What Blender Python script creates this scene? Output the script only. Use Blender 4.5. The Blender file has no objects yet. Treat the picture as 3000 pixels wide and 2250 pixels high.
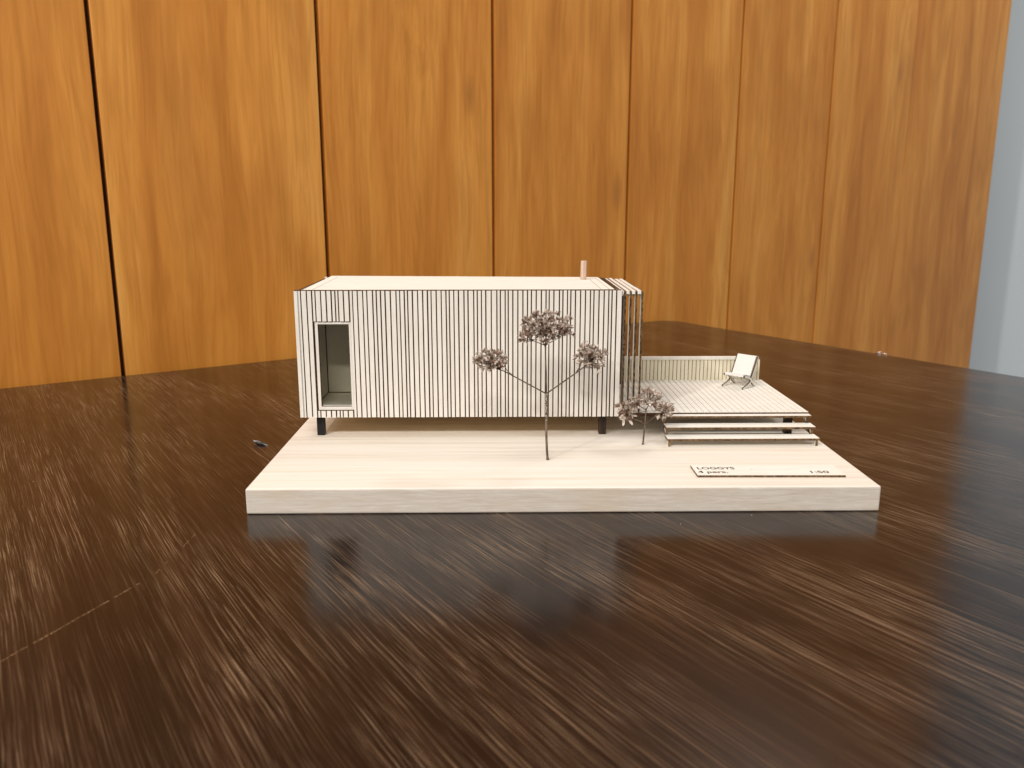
import bpy, bmesh, math, random
from mathutils import Vector, Matrix

random.seed(7)
SC = bpy.context.scene
COL = SC.collection
MM = 0.001
T = 12.42            # thickness of the base board, mm

# ------------------------------------------------------------------ materials
def new_mat(name):
    m = bpy.data.materials.new(name); m.use_nodes = True
    nt = m.node_tree; nt.nodes.clear()
    out = nt.nodes.new('ShaderNodeOutputMaterial')
    b = nt.nodes.new('ShaderNodeBsdfPrincipled')
    nt.links.new(b.outputs['BSDF'], out.inputs['Surface'])
    return m, nt, b

def coords(nt, scale=(1, 1, 1), rand=0.0, warp=None):
    tc = nt.nodes.new('ShaderNodeTexCoord')
    v = tc.outputs['Object']
    if rand:
        oi = nt.nodes.new('ShaderNodeObjectInfo')
        mu = nt.nodes.new('ShaderNodeMath'); mu.operation = 'MULTIPLY'; mu.inputs[1].default_value = rand
        nt.links.new(oi.outputs['Random'], mu.inputs[0])
        ad = nt.nodes.new('ShaderNodeVectorMath'); ad.operation = 'ADD'
        nt.links.new(v, ad.inputs[0]); nt.links.new(mu.outputs[0], ad.inputs[1]); v = ad.outputs[0]
    if warp:                                    # (scale vector, strength vector)
        n = nt.nodes.new('ShaderNodeTexNoise'); n.inputs['Scale'].default_value = 1; n.inputs['Detail'].default_value = 2
        mp = nt.nodes.new('ShaderNodeMapping'); mp.inputs['Scale'].default_value = warp[0]
        nt.links.new(v, mp.inputs['Vector']); nt.links.new(mp.outputs[0], n.inputs['Vector'])
        s = nt.nodes.new('ShaderNodeVectorMath'); s.operation = 'SUBTRACT'; s.inputs[1].default_value = (.5, .5, .5)
        nt.links.new(n.outputs['Color'], s.inputs[0])
        k = nt.nodes.new('ShaderNodeVectorMath'); k.operation = 'MULTIPLY'; k.inputs[1].default_value = warp[1]
        nt.links.new(s.outputs[0], k.inputs[0])
        a = nt.nodes.new('ShaderNodeVectorMath'); a.operation = 'ADD'
        nt.links.new(v, a.inputs[0]); nt.links.new(k.outputs[0], a.inputs[1]); v = a.outputs[0]
    mp = nt.nodes.new('ShaderNodeMapping'); mp.inputs['Scale'].default_value = scale
    nt.links.new(v, mp.inputs['Vector'])
    return mp.outputs[0]

def noise(nt, vec, detail=3, rough=0.55, dist=0.0):
    n = nt.nodes.new('ShaderNodeTexNoise')
    n.inputs['Scale'].default_value = 1; n.inputs['Detail'].default_value = detail
    n.inputs['Roughness'].default_value = rough; n.inputs['Distortion'].default_value = dist
    nt.links.new(vec, n.inputs['Vector'])
    return n.outputs['Fac']

def ramp(nt, fac, stops):
    r = nt.nodes.new('ShaderNodeValToRGB')
    el = r.color_ramp.elements
    while len(el) < len(stops): el.new(0.5)
    for e, (p, c) in zip(el, stops):
        e.position = p
        e.color = (c[0], c[1], c[2], 1) if hasattr(c, '__len__') else (c, c, c, 1)
    nt.links.new(fac, r.inputs['Fac'])
    return r.outputs['Color']

def mix(nt, fac, a, b, mode='MIX'):
    m = nt.nodes.new('ShaderNodeMix'); m.data_type = 'RGBA'; m.blend_type = mode
    for sock, v in ((m.inputs['Factor'], fac), (m.inputs['A'], a), (m.inputs['B'], b)):
        if isinstance(v, (int, float)): sock.default_value = v
        elif isinstance(v, tuple): sock.default_value = (v[0], v[1], v[2], 1)
        else: nt.links.new(v, sock)
    return m.outputs['Result']

def mul(nt, a, b):
    m = nt.nodes.new('ShaderNodeMath'); m.operation = 'MULTIPLY'
    for s, v in ((m.inputs[0], a), (m.inputs[1], b)):
        if isinstance(v, (int, float)): s.default_value = v
        else: nt.links.new(v, s)
    return m.outputs[0]

def bump(nt, b, h, strength, dist):
    n = nt.nodes.new('ShaderNodeBump'); n.inputs['Strength'].default_value = strength
    n.inputs['Distance'].default_value = dist
    nt.links.new(h, n.inputs['Height']); nt.links.new(n.outputs[0], b.inputs['Normal'])

def simple(name, lo, hi, scale, rough=0.75, detail=3, p0=.35, p1=.65, spec=0.3, rand=0):
    m, nt, b = new_mat(name)
    f = noise(nt, coords(nt, scale, rand=rand), detail)
    nt.links.new(ramp(nt, f, [(p0, lo), (p1, hi)]), b.inputs['Base Color'])
    b.inputs['Roughness'].default_value = rough
    b.inputs['Specular IOR Level'].default_value = spec
    return m

M = {}
M['card']  = simple('white_card',  (.745, .69, .62), (.80, .755, .69), (500, 500, 90), .8)
M['cream'] = simple('cream_card',  (.735, .685, .61), (.80, .755, .685), (420, 420, 60), .8)
M['ply']   = simple('pale_ply',    (.79, .76, .69), (.84, .815, .755), (60, 260, 260), .75)
M['fence'] = simple('cream_ply',   (.73, .66, .49), (.79, .725, .56), (420, 420, 60), .8)
M['burnt'] = simple('laser_burnt_edge', (.020, .009, .005), (.115, .058, .022), (900, 900, 320), .7, 4)
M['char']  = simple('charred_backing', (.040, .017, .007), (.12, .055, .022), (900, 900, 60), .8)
M['toast'] = simple('toasted_edge', (.04, .018, .007), (.23, .135, .060), (900, 900, 420), .7, 4)
M['fin'] = simple('mottled_fin_edge', (.022, .010, .004), (.17, .098, .042), (1100, 1100, 520), .7, 4, .40, .62)
M['black'] = simple('black_stained_wood', (.006, .006, .007), (.016, .014, .014), (400, 400, 150), .5)
M['brownpost'] = simple('dark_stained_wood', (.010, .006, .004), (.075, .038, .018), (1200, 300, 60), .55)
M['tan']   = simple('tan_wood', (.80, .60, .33), (.84, .66, .40), (40, 300, 300), .8)
M['room']  = simple('grey_green_card', (.86, .78, .61), (.88, .81, .66), (200, 200, 200), .8)
M['dowel'] = simple('pink_dowel', (.52, .37, .28), (.66, .49, .39), (900, 900, 90), .7)
M['grey']  = simple('blue_grey_paint', (.66, .735, .785), (.67, .745, .795), (3, 3, 3), .7)
M['stem']  = simple('dry_stem', (.05, .032, .022), (.22, .155, .11), (900, 900, 180), .7, 4)
M['sheath']= simple('flaky_stem', (.04, .03, .022), (.42, .36, .28), (1600, 1600, 900), .75, 4, .42, .58)
M['pet1']  = simple('dry_petal_mauve', (.37, .29, .235), (.66, .56, .48), (700, 700, 700), .7)
M['pet2']  = simple('dry_petal_brown', (.19, .115, .075), (.40, .27, .195), (700, 700, 700), .7)
M['pet3']  = simple('dry_petal_straw', (.55, .46, .41), (.74, .65, .58), (700, 700, 700), .7)
M['fabric']= simple('white_pad', (.75, .73, .69), (.80, .78, .745), (800, 800, 800), .85)
M['ink']   = simple('engraved_brown', (.02, .012, .006), (.09, .055, .02), (700, 700, 700), .8)
M['line']  = simple('scored_line', (.16, .14, .12), (.26, .235, .205), (200, 200, 200), .8)
M['insect']= simple('insect_shell', (.006, .007, .009), (.03, .035, .045), (900, 900, 900), .3, spec=.6)
M['wing']  = simple('insect_wing', (.16, .16, .18), (.34, .33, .34), (900, 900, 900), .4)
M['scuff'] = simple('pale_scuff', (.12, .06, .03), (.34, .20, .10), (900, 900, 900), .6)
M['floor'] = simple('grey_floor', (.16, .15, .14), (.22, .21, .20), (4, 4, 4), .6)

# scrap of shiny metal
m, nt, b = new_mat('shiny_metal'); b.inputs['Base Color'].default_value = (.8, .78, .78, 1)
b.inputs['Metallic'].default_value = 1; b.inputs['Roughness'].default_value = .25; M['metal'] = m

# balsa of the base board: fine pale lines along x, flecked sawn front
m, nt, b = new_mat('balsa')
w = ((9, 9, 9), (0, .004, .004))
f1 = noise(nt, coords(nt, (5, 240, 240), warp=w), 4, .6)
f2 = noise(nt, coords(nt, (14, 700, 700), warp=w), 3)
f3 = noise(nt, coords(nt, (7, 18, 40)), 2)
c = ramp(nt, f1, [(.26, (.68, .60, .50)), (.46, (.775, .72, .64)), (.62, (.81, .77, .705))])
c = mix(nt, ramp(nt, f2, [(.60, 0.0), (.74, .55)]), c, (.60, .48, .37))
c = mix(nt, ramp(nt, f3, [(.42, 0.0), (.70, .30)]), c, (.81, .735, .63))
# sawn side face: short flecks; selected by facing, as on real balsa the cut shows another figure
g = nt.nodes.new('ShaderNodeNewGeometry'); sx = nt.nodes.new('ShaderNodeSeparateXYZ')
nt.links.new(g.outputs['Normal'], sx.inputs[0])
ab = nt.nodes.new('ShaderNodeMath'); ab.operation = 'ABSOLUTE'; nt.links.new(sx.outputs['Z'], ab.inputs[0])
f4 = noise(nt, coords(nt, (90, 1500, 1500), warp=((60, 60, 60), (0, .0008, .0008))), 4, .65)
f5 = noise(nt, coords(nt, (25, 40, 90)), 2)
cs = ramp(nt, f4, [(.30, (.58, .49, .41)), (.52, (.66, .59, .515)), (.72, (.735, .68, .61))])
cs = mix(nt, ramp(nt, f5, [(.50, 0.0), (.70, .4)]), cs, (.60, .475, .33))
c = mix(nt, ramp(nt, ab.outputs[0], [(.45, 0.0), (.8, 1.0)]), cs, c)
nt.links.new(c, b.inputs['Base Color']); b.inputs['Roughness'].default_value = .7
b.inputs['Specular IOR Level'].default_value = .3
bump(nt, b, f2, .25, .0003)
M['balsa'] = m

# orange veneer of the wall panels
m, nt, b = new_mat('orange_veneer')
w = ((9, 9, 2.6), (.045, .045, 0))
f1 = noise(nt, coords(nt, (20, 20, 2.0), 40, w), 5, .6, .7)
f2 = noise(nt, coords(nt, (75, 75, 4.0), 40, ((16, 16, 5), (.03, .03, 0))), 4, .6)
f3 = noise(nt, coords(nt, (11, 11, 4.5), 40), 3)
f4 = noise(nt, coords(nt, (340, 340, 9), 40, w), 2)
c = ramp(nt, f1, [(.24, (.43, .142, .020)), (.42, (.62, .238, .036)), (.56, (.72, .305, .054)), (.76, (.79, .385, .088))])
c = mix(nt, ramp(nt, f2, [(.34, .42), (.54, 0.0)]), c, (.45, .155, .016))
c = mix(nt, ramp(nt, f3, [(.52, 0.0), (.74, .6)]), c, (.40, .14, .018))
c = mix(nt, ramp(nt, f4, [(.36, .25), (.56, 0.0)]), c, (.36, .12, .012))
# a few short dark knots
vo = nt.nodes.new('ShaderNodeTexVoronoi'); vo.inputs['Scale'].default_value = 1
vo.inputs['Randomness'].default_value = 1
nt.links.new(coords(nt, (13, 13, 4.5), 40, ((20, 20, 8), (.01, .01, .02))), vo.inputs['Vector'])
c = mix(nt, ramp(nt, vo.outputs['Distance'], [(.02, .45), (.12, 0.0)]), c, (.24, .085, .018))
nt.links.new(c, b.inputs['Base Color'])
b.inputs['Roughness'].default_value = .40; b.inputs['Specular IOR Level'].default_value = .42
M['veneer'] = m

# dark worn table top, grain along local X
m, nt, b = new_mat('dark_table_wood')
w = ((10, 14, 1), (0, .0035, 0))
fa = noise(nt, coords(nt, (9, 1700, 1), warp=w), 4, .62)
fb = noise(nt, coords(nt, (26, 2900, 1), warp=w), 3, .6)
fm = noise(nt, coords(nt, (7, 22, 1)), 3, .6)
fl = noise(nt, coords(nt, (5, 70, 1), warp=w), 3, .55)
fs = noise(nt, coords(nt, (18, 1100, 1), warp=w), 2)
c = ramp(nt, fl, [(.30, (.004, .0025, .003)), (.48, (.008, .004, .004)), (.62, (.017, .008, .006)), (.78, (.034, .018, .013))])
st = mul(nt, ramp(nt, fa, [(.53, 0.0), (.62, 1.0)]), ramp(nt, fm, [(.36, .10), (.64, 1.0)]))
c = mix(nt, mul(nt, st, .80), c, (.205, .126, .072))
st2 = mul(nt, ramp(nt, fb, [(.56, 0.0), (.64, 1.0)]), ramp(nt, fm, [(.40, .08), (.66, 1.0)]))
c = mix(nt, mul(nt, st2, .80), c, (.36, .245, .155))
c = mix(nt, ramp(nt, fs, [(.36, .85), (.50, 0.0)]), c, (.008, .005, .005))
vo = nt.nodes.new('ShaderNodeTexVoronoi'); vo.inputs['Scale'].default_value = 1
nt.links.new(coords(nt, (95, 95, 1)), vo.inputs['Vector'])
sp = nt.nodes.new('ShaderNodeSeparateColor'); nt.links.new(vo.outputs['Color'], sp.inputs[0])
dots = mul(nt, ramp(nt, vo.outputs['Distance'], [(.022, 1.0), (.04, 0.0)]), ramp(nt, sp.outputs[0], [(.93, 0.0), (.94, 1.0)]))
c = mix(nt, dots, c, (.5, .42, .34))
nt.links.new(c, b.inputs['Base Color'])
fg = noise(nt, coords(nt, (5, 9, 1), warp=w), 4, .65)
rg = mix(nt, st, ramp(nt, fg, [(.36, .11), (.66, .20)]), (.34, .34, .34))
nt.links.new(rg, b.inputs['Roughness'])
b.inputs['Specular IOR Level'].default_value = .36
bump(nt, b, fa, .14, .00012)
M['table'] = m

# window pane: tinted see-through sheet with a faint mirror
m = bpy.data.materials.new('pane_plastic'); m.use_nodes = True; nt = m.node_tree; nt.nodes.clear()
out = nt.nodes.new('ShaderNodeOutputMaterial'); tr = nt.nodes.new('ShaderNodeBsdfTransparent')
tr.inputs[0].default_value = (.945, .95, .93, 1)
gl = nt.nodes.new('ShaderNodeBsdfGlossy'); gl.inputs['Roughness'].default_value = .05
fr = nt.nodes.new('ShaderNodeFresnel'); fr.inputs['IOR'].default_value = 1.5
mx = nt.nodes.new('ShaderNodeMixShader')
nt.links.new(fr.outputs[0], mx.inputs[0]); nt.links.new(tr.outputs[0], mx.inputs[1]); nt.links.new(gl.outputs[0], mx.inputs[2])
nt.links.new(mx.outputs[0], out.inputs['Surface'])
M['pane'] = m

# ------------------------------------------------------------------ mesh builder (millimetres)
class MB:
    def __init__(s, *mats):
        s.v = []; s.f = []; s.mi = []; s.mats = list(mats); s.smooth = []
    def face(s, idx, mi=0, sm=False):
        s.f.append(idx); s.mi.append(mi); s.smooth.append(sm)
    def hexa(s, P, m=None, d=0):
        """P: bottom 4 ccw then top 4 ccw (x0y0,x1y0,x1y1,x0y1)"""
        m = m or {}; k = len(s.v); s.v += [tuple(p) for p in P]
        for key, q in (('-z', (3, 2, 1, 0)), ('+z', (4, 5, 6, 7)), ('-y', (0, 1, 5, 4)), ('+x', (1, 2, 6, 5)),
                       ('+y', (2, 3, 7, 6)), ('-x', (3, 0, 4, 7))):
            s.face([k+i for i in q], m.get(key, d))
    def box(s, x0, x1, y0, y1, z0, z1, m=None, d=0):
        s.hexa([(x0, y0, z0), (x1, y0, z0), (x1, y1, z0), (x0, y1, z0),
                (x0, y0, z1), (x1, y0, z1), (x1, y1, z1), (x0, y1, z1)], m, d)
    def prism(s, poly, o, a, b, n, w, cap=0, side=0):
        """poly of (p,q) in axes a,b from origin o, extruded along n by w"""
        o, a, b, n = map(Vector, (o, a, b, n)); k = len(s.v); N = len(poly)
        for t in (0, w):
            for p, q in poly: s.v.append(tuple(o + a*p + b*q + n*t))
        s.face([k+i for i in range(N)], cap); s.face([k+N+i for i in reversed(range(N))], cap)
        for i in range(N):
            j = (i+1) % N; s.face([k+j, k+i, k+N+i, k+N+j], side)
    def tube(s, pts, rad, mi=0, n=8):
        pts = [Vector(p) for p in pts]; k = len(s.v)
        if not hasattr(rad, '__len__'): rad = [rad]*len(pts)
        for i, p in enumerate(pts):
            d = (pts[min(i+1, len(pts)-1)] - pts[max(i-1, 0)]).normalized()
            u = d.cross(Vector((.13, .97, .2))).normalized(); w = d.cross(u)
            for j in range(n):
                a = 2*math.pi*j/n; s.v.append(tuple(p + (u*math.cos(a) + w*math.sin(a))*rad[i]))
        for i in range(len(pts)-1):
            for j in range(n):
                j2 = (j+1) % n
                s.face([k+i*n+j, k+i*n+j2, k+(i+1)*n+j2, k+(i+1)*n+j], mi, True)
        s.face([k+j for j in reversed(range(n))], mi); e = k+(len(pts)-1)*n
        s.face([e+j for j in range(n)], mi)
    def ball(s, c, r, mi=0, nu=10, nv=6, rot=None):
        c = Vector(c); k = len(s.v)
        for i in range(nv+1):
            th = math.pi*i/nv
            for j in range(nu):
                ph = 2*math.pi*j/nu
                p = Vector((r[0]*math.sin(th)*math.cos(ph), r[1]*math.sin(th)*math.sin(ph), r[2]*math.cos(th)))
                if rot: p = rot @ p
                s.v.append(tuple(c+p))
        for i in range(nv):
            for j in range(nu):
                j2 = (j+1) % nu; s.face([k+i*nu+j, k+(i+1)*nu+j, k+(i+1)*nu+j2, k+i*nu+j2], mi, True)

ORI = {}
def build(name, mb, parent=None, origin=None, bev=0.0, label=None, kind=None):
    o0 = ORI[parent.name] if parent else Vector(origin or (0, 0, 0))
    me = bpy.data.meshes.new(name)
    me.from_pydata([tuple((Vector(p)-o0)*MM) for p in mb.v], [], mb.f)
    for mt in mb.mats: me.materials.append(mt)
    me.polygons.foreach_set('material_index', mb.mi)
    me.polygons.foreach_set('use_smooth', mb.smooth)
    me.update()
    bm = bmesh.new(); bm.from_mesh(me); bmesh.ops.recalc_face_normals(bm, faces=bm.faces); bm.to_mesh(me); bm.free()
    ob = bpy.data.objects.new(name, me); COL.objects.link(ob)
    if parent: ob.parent = parent
    else: ob.location = o0*MM
    ORI[ob.name] = o0
    if bev:
        bv = ob.modifiers.new('edge', 'BEVEL'); bv.width = bev*MM; bv.segments = 2; bv.limit_method = 'ANGLE'
    if label: ob['label'] = label
    if kind: ob['kind'] = kind
    return ob
def thing(name, loc, label, cat, group=None):
    o = bpy.data.objects.new(name, None); COL.objects.link(o); o.location = Vector(loc)*MM
    o.empty_display_size = .01; ORI[o.name] = Vector(loc)
    return tag(o, label, cat, group)
def tag(o, label, cat, group=None):
    o['label'] = label; o['category'] = cat
    if group: o['group'] = group
    return o

# ------------------------------------------------------------------ setting: table, walls, floor
U = Vector((math.cos(math.radians(32.7)), math.sin(math.radians(32.7)), 0))     # along the panelled wall
V = Vector((U.y, -U.x, 0))                                                      # along the table grain
corner = Vector((329, 667, 0))
a_grain = math.atan2(V.y, V.x)
tb = thing('table', corner, 'dark brown wooden table with worn glossy top under the white board', 'table')
L1, L2, R0 = 1500, 1250, 22
def tpt(p, q, z): return tuple(corner + V*p - U*q + Vector((0, 0, z)))
poly = []
for (cx, cy, a0) in ((R0, R0, 180), (L1-R0, R0, 270), (L1-R0, L2-R0, 0), (R0, L2-R0, 90)):
    for k in range(7):
        a = math.radians(a0 + 15*k); poly.append((cx + R0*math.cos(a), cy + R0*math.sin(a)))
def top_mesh():
    mb = MB(M['table']); n = len(poly)
    prof = [(-28, 0), (-1.6, 0), (-.5, .35), (0, 1.6)]
    cxy = Vector((L1/2, L2/2))
    for z, ins in prof:
        for p, q in poly:
            d = Vector((p, q)) - cxy; k = 1 - ins/d.length
            d = cxy + d*k; mb.v.append((d.x, d.y, z))
    for i in range(len(prof)-1):
        for j in range(n):
            j2 = (j+1) % n; mb.face([i*n+j, i*n+j2, (i+1)*n+j2, (i+1)*n+j])
    mb.face([(len(prof)-1)*n+j for j in range(n)]); mb.face([j for j in reversed(range(n))])
    return mb
mb = top_mesh()
me = bpy.data.meshes.new('table_top')
me.from_pydata([(p*MM, -q*MM if False else q*MM, z*MM) for p, q, z in mb.v], [], mb.f); me.materials.append(M['table'])
# local X = V (grain); local Y must be -U: V rotated +90 deg is U, so mirror q
for vv in me.vertices: vv.co.y = -vv.co.y
bm = bmesh.new(); bm.from_mesh(me); bmesh.ops.recalc_face_normals(bm, faces=bm.faces); bm.to_mesh(me); bm.free()
tt = bpy.data.objects.new('table_top', me); COL.objects.link(tt); tt.parent = tb; tt.rotation_euler.z = a_grain
ORI['table_top'] = corner
for p, q in ((90, 90), (L1-90, 90), (L1-90, L2-90), (90, L2-90)):
    mb = MB(M['table']); c0 = Vector(tpt(p, q, 0))
    mb.tube([(c0.x, c0.y, -28.2), (c0.x, c0.y, -729)], [30, 20], 0, 16)
    build('leg', mb, tb)
# long pale scuffs across the grain
def scuff(p0, p1, w, seed, gap=.35):
    rr = random.Random(seed); mb = MB(M['scuff']); a = Vector(p0); b2 = Vector(p1); d = (b2-a); n = Vector((-d.y, d.x, 0)).normalized()
    N = int(d.length/2.2); off = 0
    for i in range(N):
        off += rr.uniform(-.12, .12)
        if rr.random() < gap: continue
        s0 = a + d*(i/N) + n*off; s1 = a + d*((i+rr.uniform(.6, 1.05))/N) + n*(off+rr.uniform(-.1, .1)); ww = w*rr.uniform(.4, 1)
        k = len(mb.v)
        for p in (s0-n*ww, s1-n*ww, s1+n*ww, s0+n*ww): mb.v.append((p.x, p.y, .03))
        mb.face([k, k+1, k+2, k+3])
    return build('scratch', mb, tb)
scuff((-41, -130, 0), (-19, -70, 0), .28, 1, .2)
scuff((-17, -64, 0), (-15, -12, 0), .16, 2, .6)
scuff((22, 1, 0), (36, -1, 0), .12, 3, .1)

# panelled wall along U just behind the table
W0 = Vector((-280.3, 284.5, 0)); NW = Vector((-U.y, U.x, 0))
def wpt(s, off, z): 
    p = W0 + U*s + NW*(6+off); return (p.x, p.y, z)
pw = thing('panelled_wall', wpt(380, 0, -729), 'tall orange wood veneer wall with dark vertical joints behind the table', 'wall')
seams = [-660, -472, -284, -96.5, 91.8, 282.0, 471.2, 659.5, 843.5, 1028.5, 1216, 1475]
H0, H1 = -729, 1750
for i in range(len(seams)-1):
    g = 1.6 if i < 4 else 2.1
    s0, s1 = seams[i]+g, seams[i+1]-(g if i < len(seams)-2 else 0)
    if i == len(seams)-2: s0 = seams[i]+.35
    if i == len(seams)-3: s1 = seams[i+1]-.35
    mb = MB(M['veneer'])
    P = [wpt(s0, 0, H0), wpt(s1, 0, H0), wpt(s1, 9, H0), wpt(s0, 9, H0), wpt(s0, 0, H1), wpt(s1, 0, H1), wpt(s1, 9, H1), wpt(s0, 9, H1)]
    c0 = Vector(wpt((s0+s1)/2, 0, 0))
    mb.hexa(P)
    ob = build('wall_panel', mb, None, c0, bev=.5)
    ob.location = (c0 - ORI[pw.name])*MM; ob.parent = pw
    # turn the mesh so that its local X runs along the wall
    ang = math.atan2(U.y, U.x)
    ob.data.transform(Matrix.Rotation(-ang, 4, 'Z')); ob.rotation_euler.z = ang
mb = MB(M['char']); mb.hexa([wpt(-660, 9.1, H0), wpt(1475, 9.1, H0), wpt(1475, 30, H0), wpt(-660, 30, H0),
                             wpt(-660, 9.1, H1), wpt(1475, 9.1, H1), wpt(1475, 30, H1), wpt(-660, 30, H1)])
build('backing_board', mb, pw)
# far grey wall seen past the end of the panels
gw0 = Vector(wpt(1250, 900, 0))
mb = MB(M['grey'])
d1 = Vector((.93, -.37, 0)).normalized(); n1 = Vector((-d1.y, d1.x, 0))
q0 = gw0 - d1*600; q1 = gw0 + d1*2600
mb.hexa([(q0.x, q0.y, -729), (q1.x, q1.y, -729), (q1.x+n1.x*80, q1.y+n1.y*80, -729), (q0.x+n1.x*80, q0.y+n1.y*80, -729),
         (q0.x, q0.y, 1900), (q1.x, q1.y, 1900), (q1.x+n1.x*80, q1.y+n1.y*80, 1900), (q0.x+n1.x*80, q0.y+n1.y*80, 1900)])
tag(build('painted_wall', mb, None, (gw0.x, gw0.y, -729)), 'plain pale blue grey painted wall beyond the right end of the wood panels', 'wall')
mb = MB(M['floor'])
mb.v += [(-4000, -4000, -730), (5000, -4000, -730), (5000, 5000, -730), (-4000, 5000, -730)]; mb.face([0, 1, 2, 3])
build('floor', mb, None, (0, 0, -730), kind='structure')

# ------------------------------------------------------------------ base board
mb = MB(M['balsa']); mb.box(0, 300, 0, 190, .15, T)
bb = tag(build('base_board', mb, None, (150, 95, 0.15), bev=.7),
         'thick pale balsa board lying on the dark table, carrying the model house', 'board')

# ------------------------------------------------------------------ model house
ZB, ZT, YF = 24.7, 96.75, 86.5
hs = thing('model_house', (97, 128, T), 'white slatted box house model on short dark posts', 'model house')
lines = [8.45, 8.88, 10.23, 13.44, 16.31, 18.16, 21.2, 24.14, 26.94, 28.97, 30.76, 33.6, 36.67, 38.6, 41.3, 44.27, 46.54, 49.68,
         51.68, 54.05, 56.51, 59.39, 62.54, 64.57, 67.11, 68.87, 71.53, 74.37, 77.19, 79.79, 81.8, 84.59, 87.35, 90.01, 91.77,
         94.27, 96.87, 99.86, 102.08, 105.26, 107.24, 109.49, 111.91, 114.9, 117.99, 119.95, 122.58, 124.3, 126.81, 129.56,
         132.36, 134.91, 137.01, 139.75, 142.53, 145.11, 146.88, 149.47, 152.54, 154.47, 157.01, 158.86, 161.44, 164.17,
         166.94, 169.67, 171.58, 174.46, 177.24, 179.86, 181.6, 184.11]
wx0, wx1, wz0, wz1 = 16.5, 37.0, 28.6, 79.5
edges = [6.45] + lines + [186.9]
mb = MB(M['card'], M['cream'], M['burnt'], M['char'])
for i in range(len(edges)-1):
    gl = .10 if i in (1, 2) else (.0 if i == 0 else .35)
    gr = .10 if i in (0, 1) else (.0 if i == len(edges)-2 else .35)
    a, c = edges[i]+gl+random.uniform(-.05, .05), edges[i+1]-gr+random.uniform(-.05, .05)
    narrow = (edges[i+1]-edges[i]) < 2.2
    mi = 1 if narrow else (0 if random.random() > .12 else 1)
    y0 = YF + (.30 if narrow else random.uniform(0, .12))
    zb, zt = ZB + random.uniform(-.05, .05), ZT - .35 + random.uniform(-.1, .06)
    mm = {'-x': 2, '+x': 2, '-z': 2, '+z': 2}
    if i == 0: mm['-x'] = mi
    segs = [(zb, zt)]
    if a < wx1-.3 and c > wx0+.3:
        segs = [(zb, wz0), (wz1, zt)]
    for s0, s1 in segs: mb.box(a, c, y0, 87.45, s0, s1, mm, mi)
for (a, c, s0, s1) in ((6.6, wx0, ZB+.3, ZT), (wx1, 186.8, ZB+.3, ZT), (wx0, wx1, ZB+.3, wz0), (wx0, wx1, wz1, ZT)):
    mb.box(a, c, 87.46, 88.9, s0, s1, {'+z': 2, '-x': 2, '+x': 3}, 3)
build('front_wall', mb, hs, label='irregular white vertical slats with burnt brown gaps')
mb = MB(M['card'], M['burnt'])
mb.box(6.7, 8.2, 88.95, 168, ZB+.2, 96.0, {'+z': 1}); mb.box(8.5, 10.9, 89.0, 168, ZB+.2, 95.7, {'+z': 1})
mb.box(6.9, 8.4, 168.1, 169.5, ZB+.2, 96.9)
build('side_wall', mb, hs)
mb = MB(M['card'], M['burnt'])
mb.box(183.6, 187.0, 89.0, 168, 84, 96.15, {'+z': 1, '+x': 1}, 1); mb.box(183.6, 187.0, 89.0, 168, ZB+.2, 30, {'+x': 1}, 0)
mb.box(183.6, 187.0, 89.0, 93, 30, 84, {'+x': 1}, 0); mb.box(183.6, 187.0, 164, 168, 30, 84, {'+x': 1}, 0)
mb.box(184.4, 185.2, 89.0, 167.5, 96.15, 96.4, {}, 1)
mb.box(184.0, 186.6, 88.95, 90.2, 96.16, 96.7, {'+z': 0}, 0)
ew = build('side_wall', mb, hs, label='glazed end wall with a burnt dark brown top edge')
mb = MB(M['pane']); mb.box(185.0, 185.5, 93.05, 163.95, 30.05, 83.95); build('pane', mb, ew)
mb = MB(M['cream'], M['burnt']); mb.box(8.6, 187, 168.1, 170, ZB+.2, 95.6, {'+z': 1}); build('rear_wall', mb, hs)
mb = MB(M['tan']); mb.box(11.0, 183.5, 89.0, 168, ZB+.3, ZB+2); build('house_floor', mb, hs)
# roof, a little higher at its far left corner
def rz(x, y):
    u = (x-11)/172.3; v = (y-88.95)/81.0
    return 96.75*(1-v) + v*(97.55*(1-u) + 96.42*u)
mb = MB(M['ply'], M['line'], M['burnt'])
P = [(11, 88.95), (183.3, 88.95), (183, 170.1), (11.2, 170.1)]
mb.hexa([(x, y, rz(x, y)-1.3) for x, y in P] + [(x, y, rz(x, y)) for x, y in P], {'-y': 2, '+x': 2, '+y': 2, '-x': 0})
def groove(xa, ya, xb, yb, w):
    d = Vector((xb-xa, yb-ya)).normalized(); n = Vector((-d.y, d.x))*w; k = len(mb.v)
    for x, y in ((xa-n.x, ya-n.y), (xb-n.x, yb-n.y), (xb+n.x, yb+n.y), (xa+n.x, ya+n.y)): mb.v.append((x, y, rz(x, y)+.03))
    mb.face([k, k+1, k+2, k+3], 1)
groove(16.2, 90, 16.4, 163, .13); groove(175.9, 90, 176.1, 152, .13); groove(180.4, 89.5, 180.6, 164, .13)
roof = build('roof', mb, hs)
mb = MB(M['dowel'])
mb.tube([(171.9, 151.6, 96.3), (171.9, 151.6, 97.3), (172.1, 151.7, 107.7), (172.1, 151.7, 108.2)], [1.45, 1.85, 1.95, 1.8], 0, 8)
for i in range(len(mb.smooth)): mb.smooth[i] = False
build('chimney', mb, roof)
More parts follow.
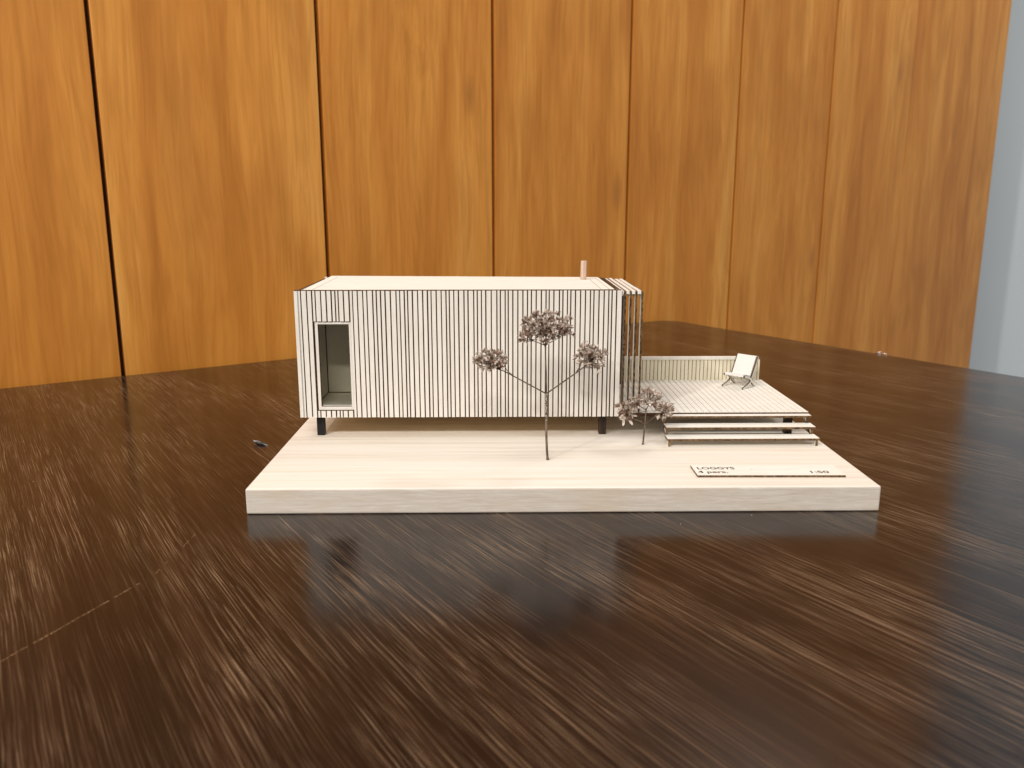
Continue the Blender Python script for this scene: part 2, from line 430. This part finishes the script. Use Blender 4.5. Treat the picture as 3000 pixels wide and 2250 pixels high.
# louvre frames at the right end, spacers between them
fx = [188.45, 191.42, 194.55, 197.85]; fw = 1.22
for k, x in enumerate(fx):
    mb = MB(M['cream'], M['fin'])
    zb = 26.45 if k else 24.9
    y0 = 87.5 if k else 88.0
    leg = [(y0, zb), (y0+4.0, zb), (y0+4.0, 92.5), (164.5, 92.5), (164.5, 26.45), (167.4, 26.45), (167.4, 95.6), (y0, 95.6)]
    n = len(leg); kk = len(mb.v)
    jit = random.Random(k)
    mb.prism(leg, (x, 0, 0), (0, 1, 0), (0, 0, 1), (1, 0, 0), fw, 0, 1)
    build('louvre_frame', mb, hs)
for k in range(3):
    x0 = fx[k]+fw+.03; x1 = fx[k+1]-.03
    mb = MB(M['card'])
    ye = (166, 160, 160)[k]
    if k == 2:
        mb.box(x0, x1, 87.2, 109, 94.2, 96.2); mb.box(x0-.35, x1-.35, 109.8, ye, 94.2, 96.25)
    else: mb.box(x0, x1, 87.2, ye, 94.2, 96.2)
    build('spacer', mb, hs, bev=.15)
mb = MB(M['card']); mb.box(187.35, 188.2, 87.4, 89.2, 94.3, 96.0); mb.box(187.2, 187.9, 87.6, 88.5, 93.3, 94.9)
mb.box(187.3, 188.3, 92, 166, 94.6, 96.1)
build('spacer', mb, hs, bev=.15, label='broken narrow white spacer beside the end wall')
# window
mb = MB(M['card'], M['burnt'])
ox0, ox1, oz0, oz1 = 16.95, 36.9, 28.95, 79.1; ix0, ix1, iz0, iz1 = 18.5, 35.75, 30.8, 77.85
fy0, fy1 = 87.5, 89.5
mb.box(ox0, ix0, fy0, fy1, oz0, oz1, {'-x': 1}); mb.box(ix1, ox1, fy0, fy1, oz0, oz1, {'+x': 1})
mb.box(ix0, ix1, fy0, fy1, oz0, iz0, {'-z': 1}); mb.box(ix0, ix1, fy0, fy1, iz1, oz1, {'+z': 1})
mb.box(ix0+.02, ix0+.30, 87.75, 88.5, iz0+.02, iz1-.02, {}, 1); mb.box(ix0+.32, ix1-.02, 87.75, 88.5, iz0+.02, iz0+.30, {}, 1)
win = build('window', mb, hs)
mb = MB(M['pane']); mb.box(ix0+.05, ix1-.05, 88.7, 89.1, iz0+.05, iz1-.05); build('pane', mb, win)
mb = MB(M['card']); mb.box(ix0+.5, ix1-.1, 88.62, 89.2, iz0+.32, iz0+.72); build('pane_glint', mb, win)  # white strip painting the glint along the pane's lower edge
# the little room behind the window
mb = MB(M['room'], M['char'])
RX0, RX1, RY, RZ0, RZ1 = 14.2, 182.5, 127.5, 29.9, 84
mb.box(RX0-1, RX0, 91, RY, RZ0, RZ1); mb.box(RX0-1, RX1, RY, RY+1, RZ0, RZ1);
mb.box(RX0-1, RX1+1, 91, RY+1, RZ0-1, RZ0-.01); mb.box(RX0-1, RX1+1, 91, RY+1, RZ1+.01, RZ1+1)
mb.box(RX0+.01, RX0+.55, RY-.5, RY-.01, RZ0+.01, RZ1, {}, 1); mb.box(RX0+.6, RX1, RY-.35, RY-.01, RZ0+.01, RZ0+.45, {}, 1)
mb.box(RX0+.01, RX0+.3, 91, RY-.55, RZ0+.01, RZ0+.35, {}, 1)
build('room_interior', mb, hs)
# posts under the house
def post(x0, x1, y0, y1, mat, par, lab=None):
    mb = MB(M[mat]); mb.box(x0, x1, y0, y1, T+.02, ZB+.25); build('post', mb, par, bev=.25, label=lab)
post(14.05, 18.3, 93, 97.3, 'black', hs, 'black post'); post(176.6, 180.8, 92.8, 97, 'brownpost', hs)
post(14.05, 18.3, 158, 162.2, 'black', hs); post(176.6, 180.8, 158, 162.2, 'brownpost', hs)

# ------------------------------------------------------------------ deck with stair and low fence
DZ, DX0, DX1, DY0, DY1 = 26.4, 187.15, 296.2, 88.0, 178.6
dk = thing('model_deck', (245, 130, T), 'cream planked terrace with a low back fence and three wide front steps', 'deck')
mb = MB(M['ply'], M['burnt'], M['line'])
mb.box(DX0, DX1, DY0, DY1, ZB, DZ-.30, {'-y': 1, '+x': 0, '+z': 2, '-x': 1}, 0)
xs = []; x = 293.4
while x > DX0: xs.append(x); x -= 3.57
xs = [DX0] + sorted(xs) + [DX1]
for i in range(len(xs)-1):
    g = .19
    mb.box(xs[i]+(g if i else 0), xs[i+1]-(g if i < len(xs)-2 else 0), DY0, DY1, DZ-.30, DZ, {'-y': 1})
build('deck_floor', mb, dk)
mb = MB(M['fence'], M['char'])
mb.box(188, 294.4, 178.0, 178.55, DZ+.02, 40.3, {}, 1)
xs = []; x = 292.8
while x > 188: xs.append(x); x -= 2.586
xs = [188] + sorted(xs) + [294.5]
for i in range(len(xs)-1):
    mb.box(xs[i]+.22, xs[i+1]-.22, 177.0, 178.0, DZ+.02, 40.4+random.uniform(-.05, .05))
fence = build('fence', mb, dk)
mb = MB(M['cream']); mb.box(187.6, 293.0, 176.3, 178.8, 40.47, 42.6); build('rail', mb, fence, bev=.15)
treads = [(211.5, 295.4, 66.8, 75.9, 16.9), (212.2, 295.9, 75.0, 84.2, 21.2), (212.6, 296.1, 83.1, 87.95, 25.6)]
for x0, x1, y0, y1, z in treads:
    mb = MB(M['ply'], M['toast']); mb.box(x0, x1, y0, y1, z-1.25, z, {'-y': 1, '-x': 1, '+x': 1, '+y': 1})
    build('tread', mb, dk, bev=.08)
for x in (211.9, 293.3):
    mb = MB(M['cream'], M['toast'])
    pl = [(67.3, T+.02), (67.3, 15.63), (75.7, 15.63), (75.7, 19.93), (83.9, 19.93), (83.9, 24.33), (87.95, 24.33), (87.95, 22.6), (79, 18.6), (78.6, 17.2), (71.4, 14.7), (70.6, T+.02)]
    mb.prism(pl, (x, 0, 0), (0, 1, 0), (0, 0, 1), (1, 0, 0), 1.3, 0, 1); build('stringer', mb, dk)
post(284.4, 288.7, 92, 96.2, 'brownpost', dk); post(284.4, 288.7, 165, 169.2, 'brownpost', dk)

# ------------------------------------------------------------------ chair on the deck
FR = Vector((274.76, 146.9, DZ+.02)); ca = Vector((.687, -.7265, 0)); cb = Vector((.7265, .687, 0)); cz = Vector((0, 0, 1))
CW = 15.2
ch = thing('lounge_chair', FR - ca*CW/2 + cb*8, 'tiny white lounge chair with curved crossed legs on the terrace by the fence', 'chair')
def ribbon(mb, path, w, side0, thick, cap=0, side=1):
    """a flat bent bar cut from sheet: path of (b,z), width w, standing at side0 along ca"""
    L = []; Rr = []
    for i, p in enumerate(path):
        d = Vector(path[min(i+1, len(path)-1)]) - Vector(path[max(i-1, 0)]); d.normalize(); n = Vector((-d.y, d.x))*w/2
        L.append((p[0]+n.x, p[1]+n.y)); Rr.append((p[0]-n.x, p[1]-n.y))
    for i in range(len(path)-1):
        k = len(mb.v)
        for t in (0, thick):
            for p in (L[i], L[i+1], Rr[i+1], Rr[i]): mb.v.append(tuple(FR + ca*(side0+t) + cb*p[0] + cz*p[1]))
        mb.face([k, k+1, k+2, k+3], cap); mb.face([k+7, k+6, k+5, k+4], cap)
        mb.face([k, k+4, k+5, k+1], side); mb.face([k+3, k+2, k+6, k+7], side)
        if i == 0: mb.face([k, k+3, k+7, k+4], side)
        if i == len(path)-2: mb.face([k+1, k+5, k+6, k+2], side)
def smooth(path, n=5):
    out = []
    P = [path[0]] + path + [path[-1]]
    for i in range(1, len(P)-2):
        for k in range(n):
            t = k/n; q = []
            for c in (0, 1):
                p0, p1, p2, p3 = P[i-1][c], P[i][c], P[i+1][c], P[i+2][c]
                q.append(.5*(2*p1 + (p2-p0)*t + (2*p0-5*p1+4*p2-p3)*t*t + (3*p1-p0-3*p2+p3)*t**3))
            out.append(tuple(q))
    out.append(path[-1]); return out
backbar = smooth([(.4, .45), (3.4, 1.0), (7.2, 2.3), (9.6, 4.0), (11.0, 7.0), (13.6, 12.0), (17.4, 19.2)])
seatbar = smooth([(1.6, 8.0), (4.5, 7.5), (8.2, 6.0), (10.6, 4.1), (12.6, 2.0), (15.2, .45)])
for sd in (-.8, -CW-.2):
    mb = MB(M['cream'], M['burnt']); ribbon(mb, backbar, 1.35, sd, 1.0); ribbon(mb, seatbar, 1.25, sd+.03, 1.06)
    build('leg_frame', mb, ch)
def pad(path, w0, name, bevel):
    mb = MB(M['fabric']); ribbon(mb, path, w0, -CW+.95, CW-1.9, 0, 0); return build(name, mb, ch, bev=bevel)
pad(smooth([(10.3, 7.0), (11.4, 9.2), (13.0, 12.4), (16.6, 19.6)], 3), 1.1, 'backrest', .0)
pad([(1.5, 8.55), (4.5, 8.3), (8.0, 7.4), (10.9, 6.6)], 1.6, 'seat', .0)
mb = MB(M['cream']); mb.tube([tuple(FR - ca*.9 + cb*10.3 + cz*4.2), tuple(FR - ca*(CW-.6) + cb*10.3 + cz*4.2)], .45, 0, 8); build('crossbar', mb, ch)

# ------------------------------------------------------------------ dried flower trees
def floret(mb, c, ax, rr, size):
    ax = ax.normalized(); u = ax.orthogonal().normalized(); w = ax.cross(u)
    rot = rr.uniform(0, 6.28); N = rr.choice((4, 5, 5, 6)); tilt0 = rr.uniform(.35, .8)
    base_m = rr.choices((0, 1, 2), (.58, .24, .18))[0]
    for ring, (num, ln, tl) in enumerate(((N, 1.0, tilt0), (3, .72, tilt0*.42))):
        for k in range(num):
            a = rot + 6.283*k/num + ring*.6 + rr.uniform(-.25, .25); tl2 = tl*rr.uniform(.75, 1.25)
            r = u*math.cos(a) + w*math.sin(a); d = ax*math.cos(tl2) + r*math.sin(tl2)
            sd = ax.cross(r).normalized(); out = d.cross(sd)
            Ln = size*ln*rr.uniform(.8, 1.15); wd = size*.225*rr.uniform(.8, 1.2)
            curl = rr.uniform(-.05, .22)*Ln
            p0 = c - ax*size*.1; k0 = len(mb.v)
            tip = p0 + d*Ln + r*curl
            mid = p0 + d*Ln*.5 - r*Ln*.02; m2 = p0 + d*Ln*.8 + r*curl*.5
            for p in (p0, mid+sd*wd, mid+r*wd*.55, mid-sd*wd, m2+sd*wd*.55, m2+r*wd*.25, m2-sd*wd*.55, tip): mb.v.append(tuple(p))
            mi = base_m if rr.random() < .7 else rr.choice((0, 1, 2))
            for q in ((0, 1, 2), (0, 2, 3), (1, 4, 5, 2), (2, 5, 6, 3), (4, 7, 5), (5, 7, 6)): mb.face([k0+i for i in q], mi)
def head(tree, fork, blobs, seed, size, lab=None):
    """blobs: (centre, radii, count)"""
    rr = random.Random(seed); mb = MB(M['pet1'], M['pet2'], M['pet3'], M['stem'])
    fork = Vector(fork)
    for c, r, n in blobs:
        c = Vector(c); pts = []; tries = 0; dmin = size*.57
        while len(pts) < n and tries < 6000:
            tries += 1
            p = Vector((rr.uniform(-1, 1), rr.uniform(-1, 1), rr.uniform(-1, 1)))
            if not .30 < p.length < 1: continue
            q = Vector((p.x*r[0], p.y*r[1], p.z*r[2])) + c
            if any((q-o).length < dmin for o in pts): continue
            pts.append(q)
            nrm = Vector((p.x/r[0], p.y/r[1], p.z/r[2])).normalized()
            ax = nrm*.8 + (q-fork).normalized()*.75 + Vector((rr.uniform(-.35, .35), rr.uniform(-.35, .35), rr.uniform(0, .4)))
            floret(mb, q, ax, rr, size*rr.uniform(.85, 1.15))
        hub = fork.lerp(c, .55)
        mb.tube([fork, hub], [.28, .2], 3, 6)
        for q in pts:
            if rr.random() < .75:
                m1 = hub.lerp(q, .5) + Vector((rr.uniform(-.4, .4), rr.uniform(-.4, .4), rr.uniform(-.8, .1)))
                mb.tube([hub, m1, q], [.16, .13, .11], 3, 5)
    build('flower_head', mb, tree, label=lab)

t1 = thing('dried_flower_tree', (144.5, 44.2, T), 'tall dried flower sprig with three mauve brown heads standing before the slatted wall', 'model tree')
Y1 = 44.2
mb = MB(M['stem'], M['sheath'])
mb.tube([(144.45, Y1, T-.5), (144.3, Y1, T+1.5), (143.9, Y1, 18), (143.55, Y1+.1, 27), (143.5, Y1+.1, 34)], [.95, .62, .62, .58, .6], 0, 10)
mb.tube([(143.5, Y1+.1, 33.5), (143.5, Y1+.1, 36), (143.4, Y1+.1, 43), (143.3, Y1, 47.2), (143.3, Y1, 48.1)], [.6, .74, .8, .8, .66], 1, 10)
build('trunk', mb, t1)
def branch(tree, pts, rad, extra=()):
    mb = MB(M['stem']); mb.tube(pts, rad, 0, 8)
    for p2, r2 in extra: mb.tube(p2, r2, 0, 6)
    build('branch', mb, tree)
branch(t1, [(143.4, Y1, 47.6), (143.35, Y1, 55), (143.0, Y1, 63), (142.66, Y1, 72.6)], [.42, .4, .36, .38],
       [([(142.66, Y1, 72.2), (141.2, Y1, 75.6)], [.3, .22]), ([(142.66, Y1, 72.2), (144.4, Y1-1, 76.6)], [.3, .22]),
        ([(141.6, Y1, 74.6), (138.5, Y1-1, 76.0), (135.5, Y1-1.5, 76.3)], [.2, .17, .15])])
branch(t1, [(143.2, Y1, 47.9), (134.5, Y1-1, 52.9), (126.4, Y1-2, 57.6), (121.5, Y1-2, 60.2), (117.4, Y1-2, 61.6)], [.38, .36, .34, .28, .22],
       [([(126.4, Y1-2, 57.6), (123.2, Y1-2.5, 60.5), (121.6, Y1-3, 64.0)], [.28, .22, .16])])
branch(t1, [(143.5, Y1, 47.9), (150.5, Y1-1, 53.2), (157.9, Y1-2, 58.8), (162.5, Y1-2, 62.3), (167.5, Y1-2, 66.5)], [.38, .36, .34, .3, .2],
       [([(158.3, Y1-2, 59.1), (160.4, Y1-3, 63.0), (161, Y1-3, 65)], [.26, .2, .15]),
        ([(161.5, Y1-2, 61.6), (166.5, Y1-3, 62.0), (170.2, Y1-3, 61.9)], [.2, .16, .14])])
SZ = 2.6
head(t1, (142.6, Y1, 73), [((143.3, Y1, 83.6), (12.8, 9.0, 6.5), 138), ((132.2, Y1-2, 77.3), (3.4, 3.2, 2.5), 12), ((143.2, Y1-3, 77.2), (3.6, 3.2, 2.0), 9), ((154, Y1-3, 80), (2.6, 3, 2.4), 6)], 3, SZ)
head(t1, (119, Y1-2, 61), [((114.6, Y1-2, 65.4), (8.2, 6.2, 5.7), 74)], 5, SZ)
head(t1, (164, Y1-2, 64), [((166.0, Y1-2, 67.5), (8.6, 5.8, 4.6), 62), ((161.8, Y1-3, 72.8), (2.4, 2.4, 2.2), 6), ((170.6, Y1-3, 62.4), (1.8, 2, 1.6), 4)], 8, SZ)

Y2 = 71.8
t2 = thing('dried_flower_tree', (198.9, Y2, T), 'small dried flower sprig with spreading heads standing left of the steps', 'model tree')
mb = MB(M['stem'])
mb.tube([(198.8, Y2, T-.4), (198.9, Y2, T+1), (199.2, Y2, 18), (199.5, Y2, 23.8)], [.75, .5, .45, .48], 0, 10)
build('trunk', mb, t2)
branch(t2, [(199.5, Y2, 23.6), (199.7, Y2, 28), (199.9, Y2, 33)], [.42, .34, .3])
branch(t2, [(199.6, Y2, 23.8), (202.3, Y2-.5, 26.4), (205.6, Y2-1, 29.2), (208.5, Y2-1, 31)], [.32, .28, .26, .22])
branch(t2, [(199.4, Y2, 23.8), (197.2, Y2-.5, 25.8), (194.6, Y2-1, 26.9), (193.6, Y2-1, 26.95)], [.3, .26, .3, .34])
branch(t2, [(199.8, Y2, 31.4), (195.5, Y2-1, 30.8), (191.5, Y2-1.5, 30.6), (189, Y2-1.5, 31)], [.24, .22, .22, .2])
S2 = 2.9
head(t2, (199.9, Y2, 32), [((202.6, Y2, 38.2), (6.2, 5, 5.4), 38), ((193.6, Y2+.5, 36.4), (2.6, 2.4, 3.0), 10)], 21, S2)
head(t2, (190.5, Y2-1.5, 30.8), [((188.2, Y2-1.5, 32.3), (4.8, 3.8, 4.0), 24)], 22, S2)
head(t2, (207.5, Y2-1, 30.2), [((210.0, Y2-1, 32.6), (4.3, 3.8, 4.4), 24)], 23, S2)
mb = MB(M['pet3'], M['pet2'])
for (x, z, tx, tz) in ((187.6, 28.6, 186.9, 23.9), (189.2, 28.8, 192.4, 24.4)):
    p0 = Vector((x, Y2-3, z)); p1 = Vector((tx, Y2-3.4, tz)); d = p1-p0; sd = Vector((d.z, 0, -d.x)).normalized()
    k = len(mb.v)
    for p in (p0, p0.lerp(p1, .55)+sd*.75, p0.lerp(p1, .55)+Vector((0, .35, 0)), p0.lerp(p1, .55)-sd*.75, p0.lerp(p1, .85)+sd*.6, p0.lerp(p1, .85)-sd*.6, p1): mb.v.append(tuple(p))
    for q in ((0, 1, 2), (0, 2, 3), (1, 4, 2), (2, 4, 6), (2, 6, 5), (2, 5, 3)): mb.face([k+i for i in q], 0)
build('drooping_petal', mb, t2)

# ------------------------------------------------------------------ nameplate
np_ = thing('nameplate', (252.3, 22, T), 'flat cream scale plate with engraved lettering at the front right of the board', 'nameplate')
ZP = T + 1.12
mb = MB(M['ply'], M['toast'])
mb.hexa([(216.05, 14.4, T+.02), (288.5, 13.5, T+.02), (288.5, 29.9, T+.02), (216.1, 30.7, T+.02),
         (216.05, 14.4, ZP), (288.5, 13.5, ZP), (288.5, 29.9, ZP), (216.1, 30.7, ZP)], {'-y': 1, '-x': 1, '+x': 1, '+y': 1})
build('plate', mb, np_, bev=.06)
def text(s, x0, x1, yb, cap, capfrac):
    cu = bpy.data.curves.new('lettering', 'FONT'); cu.body = s; cu.extrude = 0; cu.offset = .022
    tmp = bpy.data.objects.new('tmp', cu); COL.objects.link(tmp)
    bpy.context.view_layer.update()
    me = bpy.data.meshes.new_from_object(tmp.evaluated_get(bpy.context.evaluated_depsgraph_get()))
    bpy.data.objects.remove(tmp)
    xsv = [v.co.x for v in me.vertices]; a, b2 = min(xsv), max(xsv)
    capv = .729                                    # cap height of the built-in font, em
    o0 = ORI[np_.name]
    for v in me.vertices:
        X = x0 + (v.co.x-a)/(b2-a)*(x1-x0); Y = yb + (X-218)*-.012 + v.co.y/capv*cap
        v.co = (Vector((X, Y, ZP+.03))-o0)*MM
    me.materials.clear(); me.materials.append(M['ink'])
    ob = bpy.data.objects.new('lettering', me); COL.objects.link(ob); ob.parent = np_
text('LOGGYS', 218.3, 236.9, 23.75, 3.6, 1)
text('4 pers.', 217.3, 232.1, 17.9, 3.4, 1)
text('1:50', 273.0, 282.0, 17.75, 3.5, 1)
mb = MB(M['ink']); mb.v += [(244.2, 23.1, ZP+.03), (245.0, 23.25, ZP+.03), (245.9, 23.8, ZP+.03), (245.0, 23.6, ZP+.03)]; mb.face([0, 1, 2, 3])
build('burn_mark', mb, np_)

# ------------------------------------------------------------------ small things lying on the table
fl = thing('dead_fly', (-27, 117, 0), 'small dead black insect lying on the table left of the board', 'insect')
mb = MB(M['insect'], M['wing'])
rot = Matrix.Rotation(-.35, 3, 'Z')
mb.ball((-27.2, 117.3, 1.0), (2.6, 1.2, .95), 0, 12, 8, rot); mb.ball((-24.6, 116.3, .9), (1.3, 1.1, .9), 0, 10, 6); mb.ball((-23.2, 115.7, .75), (.8, .8, .7), 0, 8, 6)
for a, bb2 in (((-28, 118, 1.5), (-30.6, 118.8, 2.6)), ((-29, 116.6, .9), (-31, 116.2, .2))): mb.tube([a, bb2], [.16, .08], 0, 5)
build('body', mb, fl)
for pts in ([(-25.6, 117.0, 1.9), (-27.5, 117.9, 2.15), (-31.0, 119.0, 2.4), (-30.2, 117.6, 1.7)], [(-24.8, 115.8, 1.4), (-23.0, 114.6, .5), (-20.6, 114.2, .25), (-22.4, 115.6, .7)]):
    mb = MB(M['wing']); mb.v += pts + [(x, y, z-.06) for x, y, z in pts]
    mb.face([0, 1, 2, 3]); mb.face([7, 6, 5, 4])
    for i in range(4): mb.face([i, (i+1) % 4, 4+(i+1) % 4, 4+i])
    build('wing', mb, fl)
mb = MB(M['metal'])
rot = Matrix.Rotation(-.9, 3, 'Z')
mb.ball((487, 423, .9), (3.0, 1.6, .9), 0, 12, 8, rot); mb.ball((490.5, 419.5, .6), (3.2, .9, .6), 0, 12, 8, rot)
tag(build('metal_scrap', mb, None, (489, 421, 0)), 'small shiny metal scrap at the far right table edge', 'scrap')

# ------------------------------------------------------------------ lights
def area(name, loc, target, power, size, color, shape='DISK'):
    L = bpy.data.lights.new(name, 'AREA'); L.energy = power; L.shape = shape; L.size = size; L.color = color
    o = bpy.data.objects.new(name, L); COL.objects.link(o); o.location = loc
    d = Vector(target) - Vector(loc); o.rotation_euler = d.to_track_quat('-Z', 'Y').to_euler(); return o
tgt = Vector((.15, .08, .03))
area('spot_lamp', tgt + Vector((-.52, -.66, .55))*2.6, tgt, 20, .10, (1, .95, .88))
L = area('strip_lamp', tgt + Vector((-.50, -1.75, 1.50)), tgt, 34, 1.6, (1, .96, .91), 'RECTANGLE'); L.data.size_y = .12
L.rotation_euler = (math.radians(49), 0, math.radians(-12))
area('ceiling_lamp', (-.60, -.20, 1.65), (-.25, .4, 0.15), 9.5, .8, (1, .96, .90))
area('side_lamp', tgt + Vector((-.75, -.40, .62))*2.4, tgt, 4, .35, (1, .93, .84))
area('back_lamp', tgt + Vector((.62, .46, .80))*1.5, tgt, 6.0, .30, (1, .95, .88))
gl_ = Vector(wpt(2300, 500, 900))*MM
area('grey_wall_fill', gl_, (2.2, 1.1, .3), 16, .5, (.93, .97, 1.0))  # unseen fill light, added to brighten the grey wall

w = bpy.data.worlds.new('World'); SC.world = w; w.use_nodes = True
bg = w.node_tree.nodes['Background']; bg.inputs[0].default_value = (1.0, .97, .94, 1); bg.inputs[1].default_value = .32

# ------------------------------------------------------------------ camera
f, pitch, yaw, roll = 2454.45, .2136203, .0130195, -.000531
C = Vector((.1203198, -.3747415, .1438705))
fwd0 = Vector((math.sin(yaw), math.cos(yaw), 0)); right = Vector((math.cos(yaw), -math.sin(yaw), 0)); up0 = Vector((0, 0, 1))
fwd = fwd0*math.cos(pitch) - up0*math.sin(pitch); up = fwd0*math.sin(pitch) + up0*math.cos(pitch)
r2 = right*math.cos(roll) + up*math.sin(roll); u2 = -right*math.sin(roll) + up*math.cos(roll)
cam = bpy.data.cameras.new('camera'); co = bpy.data.objects.new('camera', cam); COL.objects.link(co)
co.matrix_world = Matrix(((r2.x, u2.x, -fwd.x, C.x), (r2.y, u2.y, -fwd.y, C.y), (r2.z, u2.z, -fwd.z, C.z), (0, 0, 0, 1)))
cam.sensor_width = 36; cam.lens = 36*f/3000; cam.clip_start = .01; cam.clip_end = 50
cam.dof.use_dof = True; cam.dof.focus_distance = .47; cam.dof.aperture_fstop = 16
SC.camera = co

SC.view_settings.view_transform = 'Standard'; SC.view_settings.look = 'None'
SC.view_settings.exposure = 0; SC.view_settings.gamma = 1; SC.view_settings.use_curve_mapping = False
SC.cycles.max_bounces = 8; SC.cycles.use_denoising = True
